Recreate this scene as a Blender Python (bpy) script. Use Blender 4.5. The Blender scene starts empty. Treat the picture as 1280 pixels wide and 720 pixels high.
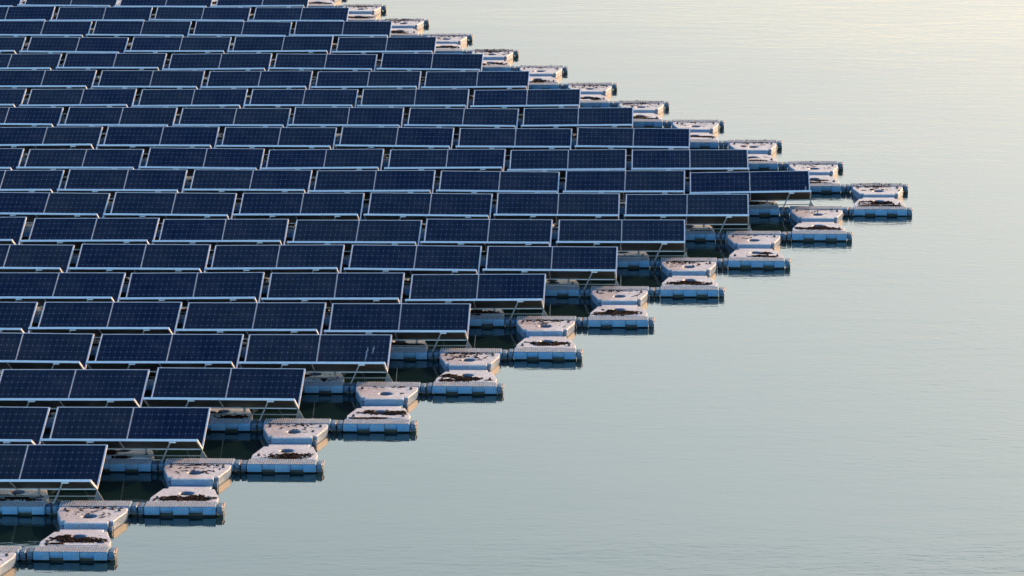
import bpy, bmesh, math, random
from mathutils import Vector, Matrix

C = bpy.context.scene.collection
R = math.radians
rnd = random.Random(11)

# ------------------------------------------------------------------ layout numbers (metres)
F_PX, PITCH, YAW, ROLL = 5000.0, 0.223089156, -0.0465321482, -0.00691818233
CAM = Vector((14.6309043, -94.5158132, 26.9147875))
RP = 3.98718504          # spacing of the rows, front to back
W = 4.1942               # spacing of the tables along a row
S, S2 = 2.05569724, 2.04849  # sideways step from one row to the next, near half and far half
TW = 4.006               # width of a table
ZV = 0.35                # height of the valley of a table over the water
BY, BZ = 1.83678414, 0.590140363    # far panel: depth, rise
AY, AZ = 1.04470734, 0.503806294    # near panel: depth, rise
XC, YC = 3.23563164, -1.18264236
BAR = W / 2
N_ROWS = 20

ROW_OFF = {0: (-.029, .025), 1: (.046, -.085), 2: (.057, .024), 3: (.06, .112), 4: (-.002, .025), 5: (-.039, -.057), 6: (-.041, -.072),
           7: (-.026, -.084), 8: (-.039, .027), 9: (.006, -.045), 10: (.048, -.153), 11: (.068, -.127), 12: (.067, -.099), 13: (.076, -.132),
           14: (.033, -.058), 15: (.068, .045), 16: (.02, .143), 17: (-.039, .199), 18: (-.125, .126), 19: (-.12, .12)}
CH_OFF = {0: (-.065, .053), 1: (-.025, -.07), 2: (-.01, -.07), 3: (.02, 0), 4: (.054, .074), 5: (.04, .01), 6: (-.03, .05),
          7: (-.016, .056), 8: (0, .08), 9: (.01, .15), 10: (.08, .148),
          **{c: (.14, 0) for c in range(11, 18)}, 18: (.06, 0), 19: (0, 0), 20: (-.03, 0), 21: (-.12, 0), 22: (-.14, 0)}


def row_end(k):
    x = k * S if k <= 9 else 9 * S - (k - 9) * S2
    o = ROW_OFF.get(k, (0, 0))
    return x + o[0], k * RP + o[1]


def chain_end(c):
    x = XC + (c - 1) * S if c <= 10 else XC + 9 * S - (c - 11) * S2
    o = CH_OFF.get(c, (0, 0))
    return x + o[0], (c - 1) * RP + YC + o[1]


# ------------------------------------------------------------------ helpers
def tag(o, label=None, cat=None, group=None, kind=None):
    if label: o['label'] = label
    if cat: o['category'] = cat
    if group: o['group'] = group
    if kind: o['kind'] = kind
    return o


def empty(name, loc=(0, 0, 0), rz=0):
    o = bpy.data.objects.new(name, None)
    o.empty_display_size = .2
    C.objects.link(o)
    o.location = loc
    o.rotation_euler = (0, 0, rz)
    return o


def build(name, bm, mat, parent=None, smooth=None):
    me = bpy.data.meshes.new(name)
    bmesh.ops.recalc_face_normals(bm, faces=bm.faces)
    bm.to_mesh(me)
    bm.free()
    me.materials.append(mat)
    if smooth is not None:
        for p in me.polygons: p.use_smooth = True
        me.set_sharp_from_angle(angle=R(smooth))
    o = bpy.data.objects.new(name, me)
    C.objects.link(o)
    if parent: o.parent = parent
    return o


def copy_tree(o, parent=None):
    c = o.copy()
    C.objects.link(c)
    if parent: c.parent = parent
    for ch in o.children: copy_tree(ch, c)
    return c


def box(bm, lo, hi, bevel=0, seg=1, M=None):
    lo, hi = Vector(lo), Vector(hi)
    m = Matrix.Translation((lo + hi) / 2) @ Matrix.Diagonal((*(hi - lo), 1))
    if M: m = M @ m
    r = bmesh.ops.create_cube(bm, size=1, matrix=m)
    if bevel:
        es = set(e for v in r['verts'] for e in v.link_edges)
        bmesh.ops.bevel(bm, geom=list(es), offset=bevel, segments=seg, affect='EDGES', profile=.6)


def tube(bm, a, b, r, n=8, r2=None):
    a, b = Vector(a), Vector(b)
    d = b - a
    m = Matrix.Translation((a + b) / 2) @ d.to_track_quat('Z', 'Y').to_matrix().to_4x4()
    bmesh.ops.create_cone(bm, cap_ends=True, segments=n, radius1=r, radius2=r if r2 is None else r2, depth=d.length, matrix=m)


def quad(bm, pts):
    return bm.faces.new([bm.verts.new(p) for p in pts])


# ------------------------------------------------------------------ materials
def mat(name, color=(.5, .5, .5), rough=.5, metal=0.0, ior=None, spec=None):
    m = bpy.data.materials.new(name)
    m.use_nodes = True
    b = m.node_tree.nodes['Principled BSDF']
    b.inputs['Base Color'].default_value = (*color, 1)
    b.inputs['Roughness'].default_value = rough
    b.inputs['Metallic'].default_value = metal
    if ior: b.inputs['IOR'].default_value = ior
    if spec is not None: b.inputs['Specular IOR Level'].default_value = spec
    return m, m.node_tree.nodes, m.node_tree.links, b


def math_node(N, L, op, a, b=None, clamp=False):
    n = N.new('ShaderNodeMath')
    n.operation = op
    n.use_clamp = clamp
    for i, v in enumerate((a, b)):
        if v is None: continue
        if isinstance(v, (int, float)): n.inputs[i].default_value = v
        else: L.new(v, n.inputs[i])
    return n.outputs[0]


def mix_col(N, L, fac, a, b):
    n = N.new('ShaderNodeMix')
    n.data_type = 'RGBA'
    if isinstance(fac, (int, float)): n.inputs[0].default_value = fac
    else: L.new(fac, n.inputs[0])
    for i, v in ((6, a), (7, b)):
        if isinstance(v, tuple): n.inputs[i].default_value = (*v, 1)
        else: L.new(v, n.inputs[i])
    return n.outputs[2]


def noise(N, L, scale, detail=3, rough=.55, vec=None):
    n = N.new('ShaderNodeTexNoise')
    n.inputs['Scale'].default_value = scale
    n.inputs['Detail'].default_value = detail
    n.inputs['Roughness'].default_value = rough
    if vec: L.new(vec, n.inputs['Vector'])
    return n.outputs['Fac']


def ramp(N, L, src, stops):
    n = N.new('ShaderNodeValToRGB')
    el = n.color_ramp.elements
    while len(el) < len(stops): el.new(.5)
    for e, (p, c) in zip(el, stops):
        e.position = p
        e.color = (*c, 1) if isinstance(c, tuple) else (c, c, c, 1)
    L.new(src, n.inputs[0])
    return n.outputs[0]


def solar_cells():
    m, N, L, b = mat('solar_cells', rough=.12, ior=1.5)
    uv = N.new('ShaderNodeUVMap')
    sp = N.new('ShaderNodeSeparateXYZ')
    L.new(uv.outputs[0], sp.inputs[0])
    info = N.new('ShaderNodeObjectInfo')
    # cell grid inside a small margin
    u = math_node(N, L, 'MULTIPLY', math_node(N, L, 'SUBTRACT', sp.outputs[0], .012), 12 / .976)
    v = math_node(N, L, 'MULTIPLY', math_node(N, L, 'SUBTRACT', sp.outputs[1], .020), 6 / .960)
    du = math_node(N, L, 'PINGPONG', u, .5)      # distance to the nearest cell border
    dv = math_node(N, L, 'PINGPONG', v, .5)
    su = math_node(N, L, 'ADD', du, dv)
    diamond = math_node(N, L, 'LESS_THAN', su, .15)
    lu = math_node(N, L, 'LESS_THAN', du, .022)
    lv = math_node(N, L, 'LESS_THAN', dv, .024)
    line = math_node(N, L, 'MAXIMUM', lu, lv)
    inside = math_node(N, L, 'MULTIPLY',
                       math_node(N, L, 'MULTIPLY', math_node(N, L, 'GREATER_THAN', u, .3), math_node(N, L, 'LESS_THAN', u, 11.7)),
                       math_node(N, L, 'MULTIPLY', math_node(N, L, 'GREATER_THAN', v, .3), math_node(N, L, 'LESS_THAN', v, 5.7)))
    diamond = math_node(N, L, 'MULTIPLY', diamond, inside)
    bus = math_node(N, L, 'LESS_THAN', math_node(N, L, 'PINGPONG', math_node(N, L, 'MULTIPLY', v, 5), .5), .05)
    # every cell a hair different, every module a hair different
    cb = N.new('ShaderNodeCombineXYZ')
    L.new(math_node(N, L, 'FLOOR', u), cb.inputs[0])
    L.new(math_node(N, L, 'FLOOR', v), cb.inputs[1])
    L.new(math_node(N, L, 'MULTIPLY', info.outputs['Random'], 57.0), cb.inputs[2])
    wn = N.new('ShaderNodeTexWhiteNoise')
    L.new(cb.outputs[0], wn.inputs['Vector'])
    tone = mix_col(N, L, info.outputs['Random'], (.0006, .0068, .025), (.010, .0175, .024))
    tone = mix_col(N, L, math_node(N, L, 'MULTIPLY', wn.outputs['Value'], .30), tone, (.013, .022, .05))
    col = mix_col(N, L, math_node(N, L, 'MULTIPLY', bus, .10), tone, (.10, .13, .18))
    col = mix_col(N, L, math_node(N, L, 'MULTIPLY', line, .17), col, (.17, .21, .30))
    col = mix_col(N, L, math_node(N, L, 'MULTIPLY', diamond, .15), col, (.42, .45, .52))
    # dust film
    tc = N.new('ShaderNodeTexCoord')
    d = noise(N, L, 1.4, 5, .6, tc.outputs['Object'])
    dust = math_node(N, L, 'MULTIPLY', math_node(N, L, 'SUBTRACT', d, .42, True), .14)
    col = mix_col(N, L, dust, col, (.30, .28, .26))
    L.new(col, b.inputs['Base Color'])
    L.new(math_node(N, L, 'ADD', math_node(N, L, 'MULTIPLY', d, .16), .06), b.inputs['Roughness'])
    return m


def plastic(name, base, worn, stain, s=3.0):
    m, N, L, b = mat(name, rough=.48)
    tc = N.new('ShaderNodeTexCoord')
    info = N.new('ShaderNodeObjectInfo')
    off = N.new('ShaderNodeVectorMath')
    off.operation = 'ADD'
    L.new(tc.outputs['Object'], off.inputs[0])
    cb = N.new('ShaderNodeCombineXYZ')
    L.new(math_node(N, L, 'MULTIPLY', info.outputs['Random'], 91.0), cb.inputs[0])
    L.new(cb.outputs[0], off.inputs[1])
    n1 = noise(N, L, s, 6, .65, off.outputs[0])
    n2 = noise(N, L, s * 5, 4, .6, off.outputs[0])
    c = mix_col(N, L, ramp(N, L, n1, [(.38, 0.0), (.68, 1.0)]), base, worn)
    c = mix_col(N, L, ramp(N, L, n2, [(.52, 0.0), (.68, .8)]), c, stain)
    c = mix_col(N, L, math_node(N, L, 'MULTIPLY', info.outputs['Random'], .22), c, worn)
    L.new(c, b.inputs['Base Color'])
    bp = N.new('ShaderNodeBump')
    bp.inputs['Strength'].default_value = .25
    bp.inputs['Distance'].default_value = .01
    L.new(n2, bp.inputs['Height'])
    L.new(bp.outputs[0], b.inputs['Normal'])
    return m


def metal(name, col, rough=.35, metalness=.75):
    m, N, L, b = mat(name, col, rough, metalness)
    tc = N.new('ShaderNodeTexCoord')
    n = noise(N, L, 9, 4, .6, tc.outputs['Object'])
    L.new(math_node(N, L, 'ADD', math_node(N, L, 'MULTIPLY', n, .25), rough - .1), b.inputs['Roughness'])
    L.new(mix_col(N, L, n, tuple(c * .82 for c in col), col), b.inputs['Base Color'])
    return m


M_CELL = solar_cells()
M_FRAME = metal('anodised_aluminium', (.74, .76, .78), .40, .12)
M_BACK, n_, l_, b_ = mat('backsheet', (.065, .055, .045), .5)
M_STEEL = metal('galvanised_steel', (.27, .27, .27), .5, .3)
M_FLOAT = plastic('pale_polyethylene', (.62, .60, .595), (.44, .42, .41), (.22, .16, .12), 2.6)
M_BARP = plastic('blue_grey_polyethylene', (.075, .24, .41), (.16, .29, .40), (.12, .14, .15), 3.2)
M_GROOVE = plastic('tread_groove', (.20, .25, .30), (.30, .31, .32), (.12, .085, .06), 6)
M_SHADE_WALL = plastic('shade_blue_polyethylene', (.14, .23, .34), (.24, .30, .36), (.16, .13, .11), 2.8)  # bluer and darker than the deck: shade put into the colour
M_TREAD = plastic('worn_tread', (.46, .45, .45), (.62, .58, .54), (.22, .15, .11), 6)
M_SHADE_DARK = plastic('shade_dark_polyethylene', (.07, .11, .17), (.10, .14, .20), (.05, .05, .05), 4)  # shade of the wells and lug recesses put into the colour
M_NECK = plastic('deep_blue_polyethylene', (.05, .12, .20), (.09, .15, .21), (.07, .06, .05), 4)
M_ALGAE_SHADE = plastic('algae_and_shade_plastic', (.022, .026, .020), (.035, .040, .026), (.015, .012, .010), 7)  # waterline algae, also stands in for shade under blocks and joints
M_PIN = plastic('rusty_pin', (.30, .12, .06), (.22, .10, .06), (.10, .05, .03), 12)
M_KNOB, n_, l_, b_ = mat('black_rubber', (.03, .035, .045), .5)


def weed_mat():
    m, N, L, b = mat('dried_weed', rough=.95, spec=.15)
    tc = N.new('ShaderNodeTexCoord')
    n = noise(N, L, 14, 3, .6, tc.outputs['Object'])
    L.new(ramp(N, L, n, [(.36, (.005, .003, .002)), (.56, (.020, .007, .004)), (.74, (.065, .028, .014))]), b.inputs['Base Color'])
    return m


M_WEED = weed_mat()


def water_mat():
    m, N, L, b = mat('lake_water', (.007, .022, .022), .04, 0, 1.333)
    tc = N.new('ShaderNodeTexCoord')

    def mapped(sx, sy, rz):
        mp = N.new('ShaderNodeMapping')
        mp.inputs['Scale'].default_value = (sx, sy, 1)
        mp.inputs['Rotation'].default_value = (0, 0, R(rz))
        L.new(tc.outputs['Object'], mp.inputs['Vector'])
        return mp.outputs[0]
    a = noise(N, L, 1, 2, .5, mapped(.55, 1.5, 8))
    c = noise(N, L, 1, 3, .55, mapped(2.3, 5.2, -10))
    e = noise(N, L, 1, 2, .5, mapped(.10, .22, 20))
    patch = ramp(N, L, noise(N, L, 1, 2, .5, mapped(.03, .05, 15)), [(.35, .35), (.65, 1.0)])
    h = math_node(N, L, 'ADD', math_node(N, L, 'MULTIPLY', a, 1.0), math_node(N, L, 'MULTIPLY', c, .75))
    sp = N.new('ShaderNodeSeparateXYZ')
    L.new(tc.outputs['Object'], sp.inputs[0])
    lee = N.new('ShaderNodeMapRange')
    lee.inputs['From Min'].default_value = 4
    lee.inputs['From Max'].default_value = 22
    lee.inputs['To Min'].default_value = .55
    lee.inputs['To Max'].default_value = 1.4
    L.new(sp.outputs[0], lee.inputs['Value'])
    h = math_node(N, L, 'MULTIPLY', math_node(N, L, 'MULTIPLY', h, patch), lee.outputs[0])
    h = math_node(N, L, 'ADD', h, math_node(N, L, 'MULTIPLY', e, 2.0))
    bp = N.new('ShaderNodeBump')
    bp.inputs['Strength'].default_value = 1.0
    bp.inputs['Distance'].default_value = .0105
    L.new(h, bp.inputs['Height'])
    L.new(bp.outputs[0], b.inputs['Normal'])
    return m


M_WATER = water_mat()

# ------------------------------------------------------------------ water
bm = bmesh.new()
quad(bm, [(-6000, -300, 0), (6000, -300, 0), (6000, 9000, 0), (-6000, 9000, 0)])
tag(build('lake_water', bm, M_WATER), 'calm lake water, cream far off and grey green close by', 'water', kind='structure')


# ------------------------------------------------------------------ solar table
def module_bm(x0, x1, p0, p1, t=.012):
    """glass sheet from p0=(y,z) to p1=(y,z)"""
    bm = bmesh.new()
    (y0, z0), (y1, z1) = p0, p1
    n = Vector((0, -(z1 - z0), y1 - y0)).normalized()
    if n.z < 0: n = -n
    uvl = bm.loops.layers.uv.new('UVMap')
    top = [Vector((x0, y0, z0)), Vector((x1, y0, z0)), Vector((x1, y1, z1)), Vector((x0, y1, z1))]
    f = quad(bm, [p + n * t for p in top])
    for lp, c in zip(f.loops, ((0, 0), (1, 0), (1, 1), (0, 1))): lp[uvl].uv = c
    return bm, top, n, t


def slab(bm, corners, n, t0, t1):
    lo = [bm.verts.new(c + n * t0) for c in corners]
    hi = [bm.verts.new(c + n * t1) for c in corners]
    bm.faces.new(hi)
    bm.faces.new(list(reversed(lo)))
    for i in range(4):
        j = (i + 1) % 4
        bm.faces.new([lo[i], lo[j], hi[j], hi[i]])


def frame_bm(x0, x1, p0, p1, w, d, up):
    """four frame rails round the module; w = face width, d = depth below the glass, up = proud of the glass"""
    bm = bmesh.new()
    (y0, z0), (y1, z1) = p0, p1
    s = Vector((0, y1 - y0, z1 - z0))
    ln = s.length
    s.normalize()
    n = Vector((0, -s.z, s.y))
    if n.z < 0: n = -n
    o = Vector((0, y0, z0))
    X = Vector((1, 0, 0))

    def rail(xa, xb, a, b):
        slab(bm, [o + X * xa + s * a, o + X * xb + s * a, o + X * xb + s * b, o + X * xa + s * b], n, -d, up)
    rail(x0, x1, 0, w)
    rail(x0, x1, ln - w, ln)
    wa, wb = (w + .014, .010) if x0 < -.1 else (.010, w + .014)     # the two modules share a thin seam
    rail(x0, x0 + wa, w, ln - w)
    rail(x1 - wb, x1, w, ln - w)
    return bm


def back_bm(x0, x1, p0, p1, off):
    bm = bmesh.new()
    (y0, z0), (y1, z1) = p0, p1
    n = Vector((0, -(z1 - z0), y1 - y0)).normalized()
    if n.z < 0: n = -n
    quad(bm, [Vector(p) - n * off for p in ((x0, y0, z0), (x1, y0, z0), (x1, y1, z1), (x0, y1, z1))])
    return bm


def make_table():
    root = empty('solar_table')
    h = TW / 2
    # the far module leans away from the camera, the near one leans back over the float chain
    far0, far1 = (.012, ZV), (BY, ZV + BZ)
    near0, near1 = (-AY, ZV + AZ), (-.012, ZV)
    for x0, x1 in ((-h, -.004), (.004, h)):
        for p0, p1, w, dd in ((far0, far1, .024, .045), (near0, near1, .028, .054)):
            ins = .008
            (ya, za), (yb, zb) = p0, p1
            ln = math.hypot(yb - ya, zb - za)
            ey, ez = (yb - ya) / ln * ins, (zb - za) / ln * ins
            q0, q1 = (ya + ey, za + ez), (yb - ey, zb - ez)
            g, *_ = module_bm(x0 + ins, x1 - ins, q0, q1, .0)
            mod = build('solar_panel', g, M_CELL, root)
            build('panel_frame', frame_bm(x0, x1, p0, p1, w, dd, .006), M_FRAME, mod)
            build('backsheet', back_bm(x0 + ins, x1 - ins, q0, q1, .028), M_BACK, mod)
    # struts up from the joints of the float chain to the near edge
    yf = YC
    for sx in (-1.049, 1.049):
        bm = bmesh.new()
        bot = Vector((sx, yf + .22, .21))
        top = Vector((sx + .25, -AY + .07, ZV + AZ - .095))
        tube(bm, bot, top, .02, 8)
        st = build('strut', bm, M_STEEL, root, 40)
        bm = bmesh.new()
        box(bm, (top.x - .03, top.y - .05, top.z - .015), (top.x + .15, top.y + .06, top.z + .025), .006)
        build('bracket', bm, M_FRAME, st)
    # low rail along the valley and a gusset at each end of it
    bm = bmesh.new()
    box(bm, (-h + .01, -.435, .24), (h - .01, -.405, .268), .006)
    build('cross_rail', bm, M_STEEL, root)
    for sx in (-1, 1):
        bm = bmesh.new()
        pr = [(sx * (h - .015), .335), (sx * (h - .09), .04), (sx * (h + .15), .04)]
        a = [bm.verts.new((x, -.075, z)) for x, z in pr]
        b = [bm.verts.new((x, -.063, z)) for x, z in pr]
        bm.faces.new(a)
        bm.faces.new(list(reversed(b)))
        for i in range(3): bm.faces.new([a[i], a[(i + 1) % 3], b[(i + 1) % 3], b[i]])
        build('gusset_plate', bm, M_STEEL, root)
    # feet that carry the valley on the float behind the chain
    for sx in (-.55, .55):
        bm = bmesh.new()
        box(bm, (sx - .03, -.06, .226), (sx + .03, .06, .335), .004)
        build('foot', bm, M_STEEL, root)
    return root


# ------------------------------------------------------------------ float bar
BAR_D, BAR_Z = .50, .23


def make_bar():
    root = empty('float_bar')
    # body: alternating deep and shallow cells, front and back
    bm = bmesh.new()
    segs = [(-.80, -.43, 0), (-.43, -.12, 1), (-.12, .26, 0), (.26, .58, 1), (.58, .90, 0)]
    segs = [((a - .05) * 1.035, (b - .05) * 1.035, k) for a, b, k in segs]
    for a, b, k in segs:
        if k == 0:
            box(bm, (a + .003, .0, .032), (b - .003, BAR_D, BAR_Z), .022, 2)
        else:
            box(bm, (a - .004, .036, .102), (b + .004, BAR_D - .036, BAR_Z - .006), .02, 2)
            box(bm, (a + .01, .016, .084), (b - .01, BAR_D - .016, .100), .005)
    build('bar_body', bm, M_BARP, root, 35)
    bm = bmesh.new()
    box(bm, (-.86, .11, -.12), (.86, BAR_D - .11, .082), .02)
    build('keel', bm, M_ALGAE_SHADE, root)
    for sgn in (-1, 1):
        bm = bmesh.new()
        x0, x1 = sorted((sgn * .93, sgn * 1.046))
        box(bm, (x0, .08, -.10), (x1, BAR_D - .08, .12), .01)
        build('joint_shade_fill', bm, M_ALGAE_SHADE, root)  # dark block added so the joint gap looks shaded underneath
    for sgn, x0, x1 in ((-1, -1.034, -.885), (1, .885, 1.034)):
        bm = bmesh.new()
        box(bm, (x0, .03, .060), (x1, BAR_D - .03, BAR_Z - .006), .045, 3)
        nk = build('end_neck', bm, M_NECK, root, 40)
        bm = bmesh.new()
        box(bm, (x0 + .005, .05, .040), (x1 - .005, BAR_D - .05, .056), .006)
        build('flange', bm, M_SHADE_WALL, nk)
    # studs of the walking surface: one sheet pressed into rows of little pegs
    xs, ys = [], []
    for i in range(29): xs += [(-.87 + .060 * i + o, t) for o, t in ((.006, 0), (.012, 1), (.042, 1), (.048, 0))]
    for i in range(6): ys += [(.014 + .079 * i + o, t) for o, t in ((.006, 0), (.012, 1), (.052, 1), (.058, 0))]
    bm = bmesh.new()
    g = [[bm.verts.new((x, y, BAR_Z + .002 + (.016 if a and b else 0))) for x, a in xs] for y, b in ys]
    for i in range(len(ys) - 1):
        for k in range(len(xs) - 1):
            f = bm.faces.new([g[i][k], g[i][k + 1], g[i + 1][k + 1], g[i + 1][k]])
            f.material_index = 0 if ys[i][1] and xs[k][1] and ys[i + 1][1] and xs[k + 1][1] else 1
    build('stud_tread', bm, M_TREAD, root).data.materials.append(M_GROOVE)
    bm = bmesh.new()
    tube(bm, (1.040, .10, BAR_Z - .05), (1.040, .42, BAR_Z - .024), .022, 8)
    build('joint_pin', bm, M_PIN, root, 40)
    return root


# ------------------------------------------------------------------ pontoon (one half octagon with a well in its middle)
PT_Z = .228
PT_D = 1.40


def make_pontoon():
    """wide edge at y = 0, narrow edge at y = PT_D"""
    root = empty('pontoon')
    hw, hn = .84, .55
    out = [(-hw + .05, 0), (hw - .05, 0), (hw, .07), (hw, .40), (hn + .09, PT_D - .19), (hn - .02, PT_D - .19), (hn - .02, PT_D),
           (-hn + .02, PT_D), (-hn + .02, PT_D - .19), (-hn - .09, PT_D - .19), (-hw, .40), (-hw, .07)]
    c = Vector((0, .80))
    pts = [Vector(p) for p in out]
    # sample angles: every corner plus a fine fan
    poly = []
    n = len(pts)
    for i in range(n):
        a, b = pts[i], pts[(i + 1) % n]
        k = max(1, int((b - a).length / .12))
        for t in range(k): poly.append(a.lerp(b, t / k))
    m = len(poly)

    def inset(d):
        res = []
        for i in range(m):
            p0, p1, p2 = poly[i - 1], poly[i], poly[(i + 1) % m]
            e1, e2 = (p1 - p0).normalized(), (p2 - p1).normalized()
            n1, n2 = Vector((-e1.y, e1.x)), Vector((-e2.y, e2.x))
            nn = (n1 + n2)
            nn = nn.normalized() if nn.length > 1e-6 else n1
            res.append(p1 + nn * d / max(.5, nn.dot(n1)))
        return res

    def circ(r):
        res = []
        for p in poly:
            d = (p - c).normalized()
            res.append(c + d * r)
        return res
    rings = [(inset(.05), -.20), (inset(.0), .02), (inset(.0), PT_Z - .022), (inset(.006), PT_Z - .006), (inset(.02), PT_Z),
             (circ(.235), PT_Z), (circ(.19), PT_Z - .006), (circ(.172), PT_Z - .03), (circ(.165), PT_Z - .33)]
    bm = bmesh.new()
    vs = [[bm.verts.new((p.x, p.y, z)) for p in r] for r, z in rings]
    for a, b in zip(vs, vs[1:]):
        for i in range(m):
            j = (i + 1) % m
            bm.faces.new([a[i], a[j], b[j], b[i]])
    bm.faces.new(vs[-1])
    bm.faces.new(list(reversed(vs[0])))
    bm.faces.ensure_lookup_table()
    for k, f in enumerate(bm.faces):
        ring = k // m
        f.material_index = 1 if ring in (0, 1) else (2 if ring >= 6 else 0)      # walls tinted blue as if shaded, well darkened as shade, pale deck
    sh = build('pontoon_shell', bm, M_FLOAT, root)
    sh.data.materials.append(M_SHADE_WALL)
    sh.data.materials.append(M_SHADE_DARK)
    for sx in (-1, 1):
        bm = bmesh.new()
        x0, x1 = sorted((sx * (hn - .01), sx * (hn + .08)))
        box(bm, (x0, PT_D - .19, -.02), (x1, PT_D - .015, PT_Z - .10), .02, 2)
        build('hinge_lug', bm, M_SHADE_DARK, root, 40)  # recess shade put into the lug colour
        bm = bmesh.new()
        tube(bm, (sx * .66, .30, PT_Z - .01), (sx * .66, .30, PT_Z + .035), .05, 10, .038)
        tube(bm, (sx * .66, .30, PT_Z + .035), (sx * .66, .30, PT_Z + .06), .024, 8)
        build('mooring_knob', bm, M_KNOB, root, 40)
    # the neck that reaches out to the facing pontoon
    bm = bmesh.new()
    box(bm, (-hn + .04, PT_D + .003, -.06), (hn - .04, PT_D + .26, PT_Z - .15), .02, 2)
    build('hinge_neck', bm, M_BARP, root, 40)
    # raised ribs along the wide edge
    bm = bmesh.new()
    box(bm, (-.62, .045, PT_Z - .004), (.62, .085, PT_Z + .010), .004)
    build('edge_rib', bm, M_FLOAT, root)
    return root


ORD = ['first', 'second', 'third', 'fourth', 'fifth', 'sixth', 'seventh', 'eighth', 'ninth', 'tenth', 'eleventh', 'twelfth',
       'thirteenth', 'fourteenth', 'fifteenth']


def nth(i, word=''):
    return ORD[i]


def row_name(k, top):
    """count rows from whichever end of the picture is nearer"""
    if k <= top // 2: return 'bottom' if k == 0 else nth(k) + ' from the bottom'
    i = top - k
    return 'top' if i == 0 else nth(i) + ' from the top'


# ------------------------------------------------------------------ what the camera frames (with a margin)
fwd = Vector((math.sin(YAW) * math.cos(PITCH), math.cos(YAW) * math.cos(PITCH), -math.sin(PITCH)))
rgt = Vector((math.cos(YAW), -math.sin(YAW), 0))
upv = rgt.cross(fwd)
R2 = rgt * math.cos(ROLL) + upv * math.sin(ROLL)
U2 = -rgt * math.sin(ROLL) + upv * math.cos(ROLL)


def pix(p):
    d = Vector(p) - CAM
    z = d.dot(fwd)
    return 640 + F_PX * d.dot(R2) / z, 360 - F_PX * d.dot(U2) / z


# ------------------------------------------------------------------ tables
end_table = {}
END_TILT = {9: 1.1, 8: .3, 7: .1, 5: .45, 3: .0, 1: .0, 0: .25, 10: .2, 13: .6, 14: .5}   # the outermost tables ride a little askew


def place(proto_fn, key, cache={}):
    if key not in cache:
        cache[key] = proto_fn()
        return cache[key]
    return copy_tree(cache[key])


for k in range(0, N_ROWS):
    ex, ey = row_end(k)
    for j in range(16):
        xr = ex - j * W
        if pix((xr, ey + BY, ZV + BZ))[0] < -6: break
        t = place(make_table, 'table')
        t.location = (xr - TW / 2 + (rnd.uniform(-.025, .025) if j else 0), ey + rnd.uniform(-.04, .04), rnd.uniform(-.018, .018))
        t.rotation_euler = (R(rnd.uniform(-.5, .5)), R(rnd.uniform(-.55, .55)), R(rnd.uniform(-.40, .40)))
        if j == 0 and k in END_TILT: t.rotation_euler.y = -R(END_TILT[k])
        if j == 0: end_table[k] = t
        rn = row_name(k, N_ROWS - 1)
        if j == 0: lab = f'dark blue solar table at the open water end of the row {rn}'
        else: lab = f'dark blue solar table, {nth(j)} from the right end of the row {rn}'
        tag(t, lab, 'solar table', 'floating solar tables in staggered rows')

# ------------------------------------------------------------------ bird droppings run down two of the outermost panels
M_DROP, n_, l_, b_ = mat('dried_dropping', (.17, .23, .29), .7)


def streaks(table, marks):
    pan = max((p for p in table.children if p.name.startswith('solar_panel')),
              key=lambda p: sum(v.co.x * 2 + v.co.y for v in p.data.vertices))
    bm = bmesh.new()
    n = Vector((0, -BZ, BY)).normalized() * .003
    r = random.Random(3)
    for x, v0, v1, wd in marks:
        k = 9
        a = [v0 + (v1 - v0) * i / k for i in range(k + 1)]
        sh = [x + r.uniform(-.012, .012) + .10 * (v - v0) for v in a]
        hw = [wd * (.25 + .75 * (1 - abs(2 * i / k - 1) ** 2)) * r.uniform(.5, 1.1) for i in range(k + 1)]
        L_ = [bm.verts.new(Vector((TW / 2 + q - h, BY * v, ZV + BZ * v)) + n) for q, h, v in zip(sh, hw, a)]
        R_ = [bm.verts.new(Vector((TW / 2 + q + h, BY * v, ZV + BZ * v)) + n) for q, h, v in zip(sh, hw, a)]
        for i in range(k): bm.faces.new([L_[i], R_[i], R_[i + 1], L_[i + 1]])
    build('dropping_streak', bm, M_DROP, pan)


streaks(end_table[3], [(-.66, .26, .66, .026), (-.48, .46, .70, .022)])
streaks(end_table[9], [(-.16, .22, .46, .030)])

# ------------------------------------------------------------------ float chains
N_CH = 23
weed_spots = []
bar_n = pon_n = 0


def float_row(c):
    if c < 0: return None
    return row_name(c, N_CH - 1)


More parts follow.
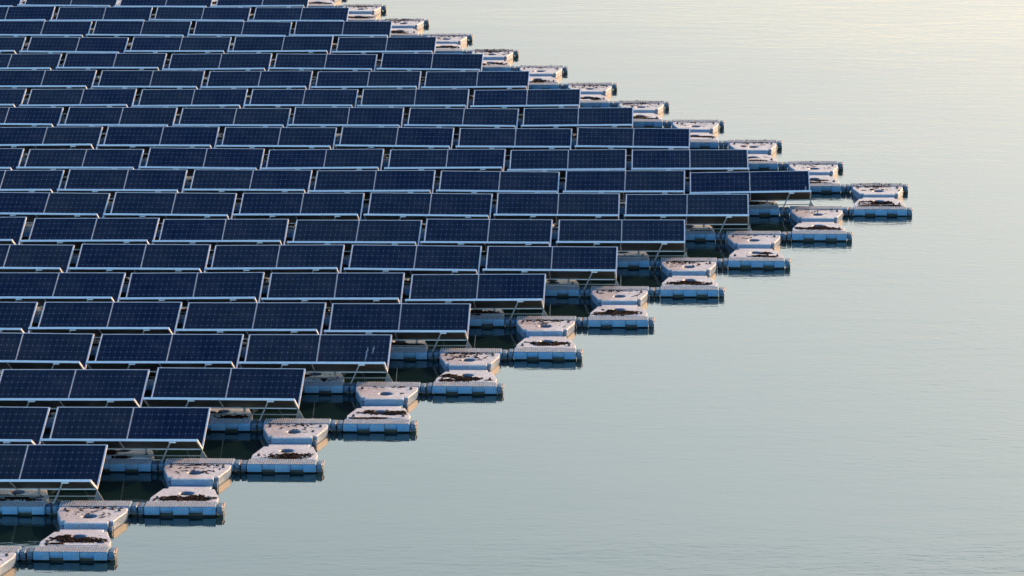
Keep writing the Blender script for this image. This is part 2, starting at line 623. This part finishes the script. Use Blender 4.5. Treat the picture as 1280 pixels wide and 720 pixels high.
for c in range(-1, N_CH):
    ex, ey = chain_end(c)
    for j in range(34):
        xc = ex - BAR / 2 - j * BAR
        lower = (j % 2 == 0) if c <= 10 else (j % 2 == 1)
        if pix((xc + BAR / 2, ey, .3))[0] < -4: break
        if pix((xc, ey + .3, .3))[1] > 735 and c < 0:
            pass
        yv = ey + rnd.uniform(-.02, .02)
        rn = float_row(c)
        if c >= 0:
            b = place(make_bar, 'bar')
            b.location = (xc, yv, rnd.uniform(-.012, .012))
            b.rotation_euler = (R(rnd.uniform(-.5, .5)), R(rnd.uniform(-.3, .3)), R(rnd.uniform(-.3, .3)))
            if j == 0: lab = f'blue grey float bar at the open water end of the chain {rn}'
            else: lab = f'blue grey float bar, {nth(j) if j < 15 else str(j + 1) + "th"} from the right in the chain {rn}'
            tag(b, lab, 'float bar', 'studded float bars linked into chains')
        # pontoon behind this bar (wide edge to the bar) or in front of it
        tail = 'outermost' if j < 2 else (nth(j // 2) if j // 2 < 15 else str(j // 2 + 1) + 'th') + ' from the right'
        if lower and c + 1 < N_CH:
            p = place(make_pontoon, 'pontoon')
            nx = chain_end(c + 1)
            p.location = (xc, yv + BAR_D + .02, rnd.uniform(-.012, .008))
            p.rotation_euler = (R(rnd.uniform(-.5, .5)), R(rnd.uniform(-.4, .4)), R(rnd.uniform(-.6, .6)))
            tag(p, f'pale pontoon, {tail}, behind the chain {rn or "below the frame"}', 'pontoon',
                'pale pontoons in facing pairs')
            weed_spots.append((p.location.copy(), 1, j, c))
        if not lower and c >= 0:
            p = place(make_pontoon, 'pontoon')
            p.location = (xc, yv - .02, rnd.uniform(-.012, .008))
            p.rotation_euler = (R(rnd.uniform(-.5, .5)), R(rnd.uniform(-.4, .4)), math.pi + R(rnd.uniform(-.6, .6)))
            tag(p, f'pale pontoon, {tail}, in front of the chain {rn}', 'pontoon',
                'pale pontoons in facing pairs')
            weed_spots.append((p.location.copy(), -1, j, c))

# ------------------------------------------------------------------ dried weed and shells on the pontoons, thicker further in to darken them
bm = bmesh.new()
wr = random.Random(5)


def scrap(x, y, z, s):
    a = wr.uniform(0, math.pi)
    l, w, h = s * wr.uniform(.8, 2.2), s * wr.uniform(.35, .8), s * wr.uniform(.12, .5)
    ca, sa = math.cos(a), math.sin(a)
    pts = [(l, 0), (.2 * l, w), (-l, .2 * w), (-.1 * l, -w)]
    base = [bm.verts.new((x + px * ca - py * sa, y + px * sa + py * ca, z + wr.uniform(0, .006))) for px, py in pts]
    top = bm.verts.new((x + wr.uniform(-.3, .3) * l, y + wr.uniform(-.3, .3) * w, z + h))
    for i in range(4): bm.faces.new([base[i], base[(i + 1) % 4], top])


for loc, d, j, c in weed_spots:
    if j > 7 and d < 0: continue
    heavy = wr.choice((.18, .4, .6, .8, 1.0, 1.2)) if j < 3 else 1.0  # inner decks get full weed cover, added to stand in for shade
    if d > 0:
        # drifts of scrap between the well and the bar
        n = int(720 * heavy)
        nb = wr.randint(3, 6) if j < 3 else 7
        bands = [(wr.uniform(-.55, .5), wr.uniform(.03, .75 if j < 3 else 1.0), wr.uniform(.05, .30), wr.uniform(.015, .09 if j < 3 else .2)) for _ in range(nb)]
        for _ in range(n):
            bx, by, sx, sy = wr.choice(bands)
            x, y = wr.gauss(bx, sx), wr.gauss(by, sy)
            if abs(x) > .72 or not .02 < y < 1.2: continue
            if math.hypot(x, y - .8) < .2: continue
            if abs(x) > .76 - .2 * max(0, y - .22): continue
            scrap(loc.x + x, loc.y + y, loc.z + PT_Z - .002, wr.uniform(.025, .085))
    else:
        n = int(230 * heavy)
        for _ in range(n):
            if wr.random() < .72: x, y = wr.gauss(wr.uniform(-.2, .2), .33), abs(wr.gauss(.04, .05))
            else: x, y = wr.gauss(0, .35), wr.uniform(.1, .9)
            if abs(x) > .7 or math.hypot(x, y - .8) < .2: continue
            scrap(loc.x + x, loc.y - y, loc.z + PT_Z - .002, wr.uniform(.02, .07))
    if c >= 11 and d < 0:
        # weed hanging over the bars on the far side
        for _ in range(int(110 * heavy)):
            scrap(loc.x + max(-.8, min(.8, wr.gauss(0, .42))), loc.y + wr.uniform(.05, .5), loc.z + BAR_Z + .008, wr.uniform(.02, .05))
tag(build('dried_weed', bm, M_WEED), 'brown dried waterweed and shell scraps strewn over the pale pontoons', 'dried weed', kind='stuff')

# ------------------------------------------------------------------ camera
cam_d = bpy.data.cameras.new('camera')
cam_d.sensor_width = 36
cam_d.lens = F_PX * 36 / 1280
cam_d.clip_start = 1
cam_d.clip_end = 20000
cam = bpy.data.objects.new('camera', cam_d)
C.objects.link(cam)
cam.matrix_world = Matrix.Translation(CAM) @ Matrix((R2, U2, -fwd)).transposed().to_4x4()
bpy.context.scene.camera = cam

# ------------------------------------------------------------------ light
SUN_AZ = 45.0     # degrees from +X towards +Y
SUN_EL = 16.5
sd = Vector((math.cos(R(SUN_EL)) * math.cos(R(SUN_AZ)), math.cos(R(SUN_EL)) * math.sin(R(SUN_AZ)), math.sin(R(SUN_EL))))
sun = bpy.data.lights.new('sun', 'SUN')
sun.energy = 5.0
sun.angle = R(.6)
sun.color = (1.0, .565, .29)
so = bpy.data.objects.new('sun', sun)
C.objects.link(so)
so.rotation_euler = sd.to_track_quat('Z', 'Y').to_euler()

# share of the sky's own light kept, by sine of elevation (times three)
SKY_G = [(0.0, (.57, .46, .40)), (.16, (.67, .535, .455)), (.31, (1.36, 1.15, .875)), (.40, (.70, .68, .60)), (.52, (.20, .26, .32)),
         (.72, (.035, .075, .15)), (1.0, (.03, .06, .13))]
w = bpy.data.worlds.new('World')
bpy.context.scene.world = w
w.use_nodes = True
N, L = w.node_tree.nodes, w.node_tree.links
sky = N.new('ShaderNodeTexSky')
sky.sky_type = 'NISHITA'
sky.sun_disc = False
sky.sun_elevation = R(SUN_EL)
sky.sun_rotation = R(90 - SUN_AZ)
sky.air_density = 1.0
sky.dust_density = 1.1
sky.ozone_density = 1.5
bg = N['Background']
tc = N.new('ShaderNodeTexCoord')
sp = N.new('ShaderNodeSeparateXYZ')
L.new(tc.outputs['Generated'], sp.inputs[0])
# thin evening haze: paler towards the horizon, deeper blue overhead
grade = ramp(N, L, sp.outputs[2], SKY_G)
# the half of the sky away from the sun is the clear blue one
dt = N.new('ShaderNodeVectorMath')
dt.operation = 'DOT_PRODUCT'
L.new(tc.outputs['Generated'], dt.inputs[0])
dt.inputs[1].default_value = (sd.x, sd.y, 0)
side = ramp(N, L, math_node(N, L, 'ADD', math_node(N, L, 'MULTIPLY', dt.outputs['Value'], .5), .5),
            [(.12, (.45, .72, .98)), (.58, (.5, .5, .5))])
mul = N.new('ShaderNodeVectorMath')
mul.operation = 'MULTIPLY'
L.new(sky.outputs[0], mul.inputs[0])
L.new(grade, mul.inputs[1])
sc = N.new('ShaderNodeVectorMath')
sc.operation = 'SCALE'
sc.inputs['Scale'].default_value = 6.0
mul2 = N.new('ShaderNodeVectorMath')
mul2.operation = 'MULTIPLY'
L.new(mul.outputs[0], mul2.inputs[0])
L.new(side, mul2.inputs[1])
L.new(mul2.outputs[0], sc.inputs[0])
L.new(sc.outputs[0], bg.inputs[0])
bg.inputs[1].default_value = .15

vs = bpy.context.scene.view_settings
vs.view_transform = 'Standard'
vs.look = 'None'
vs.exposure = .4
vs.gamma = 1
vs.use_curve_mapping = False
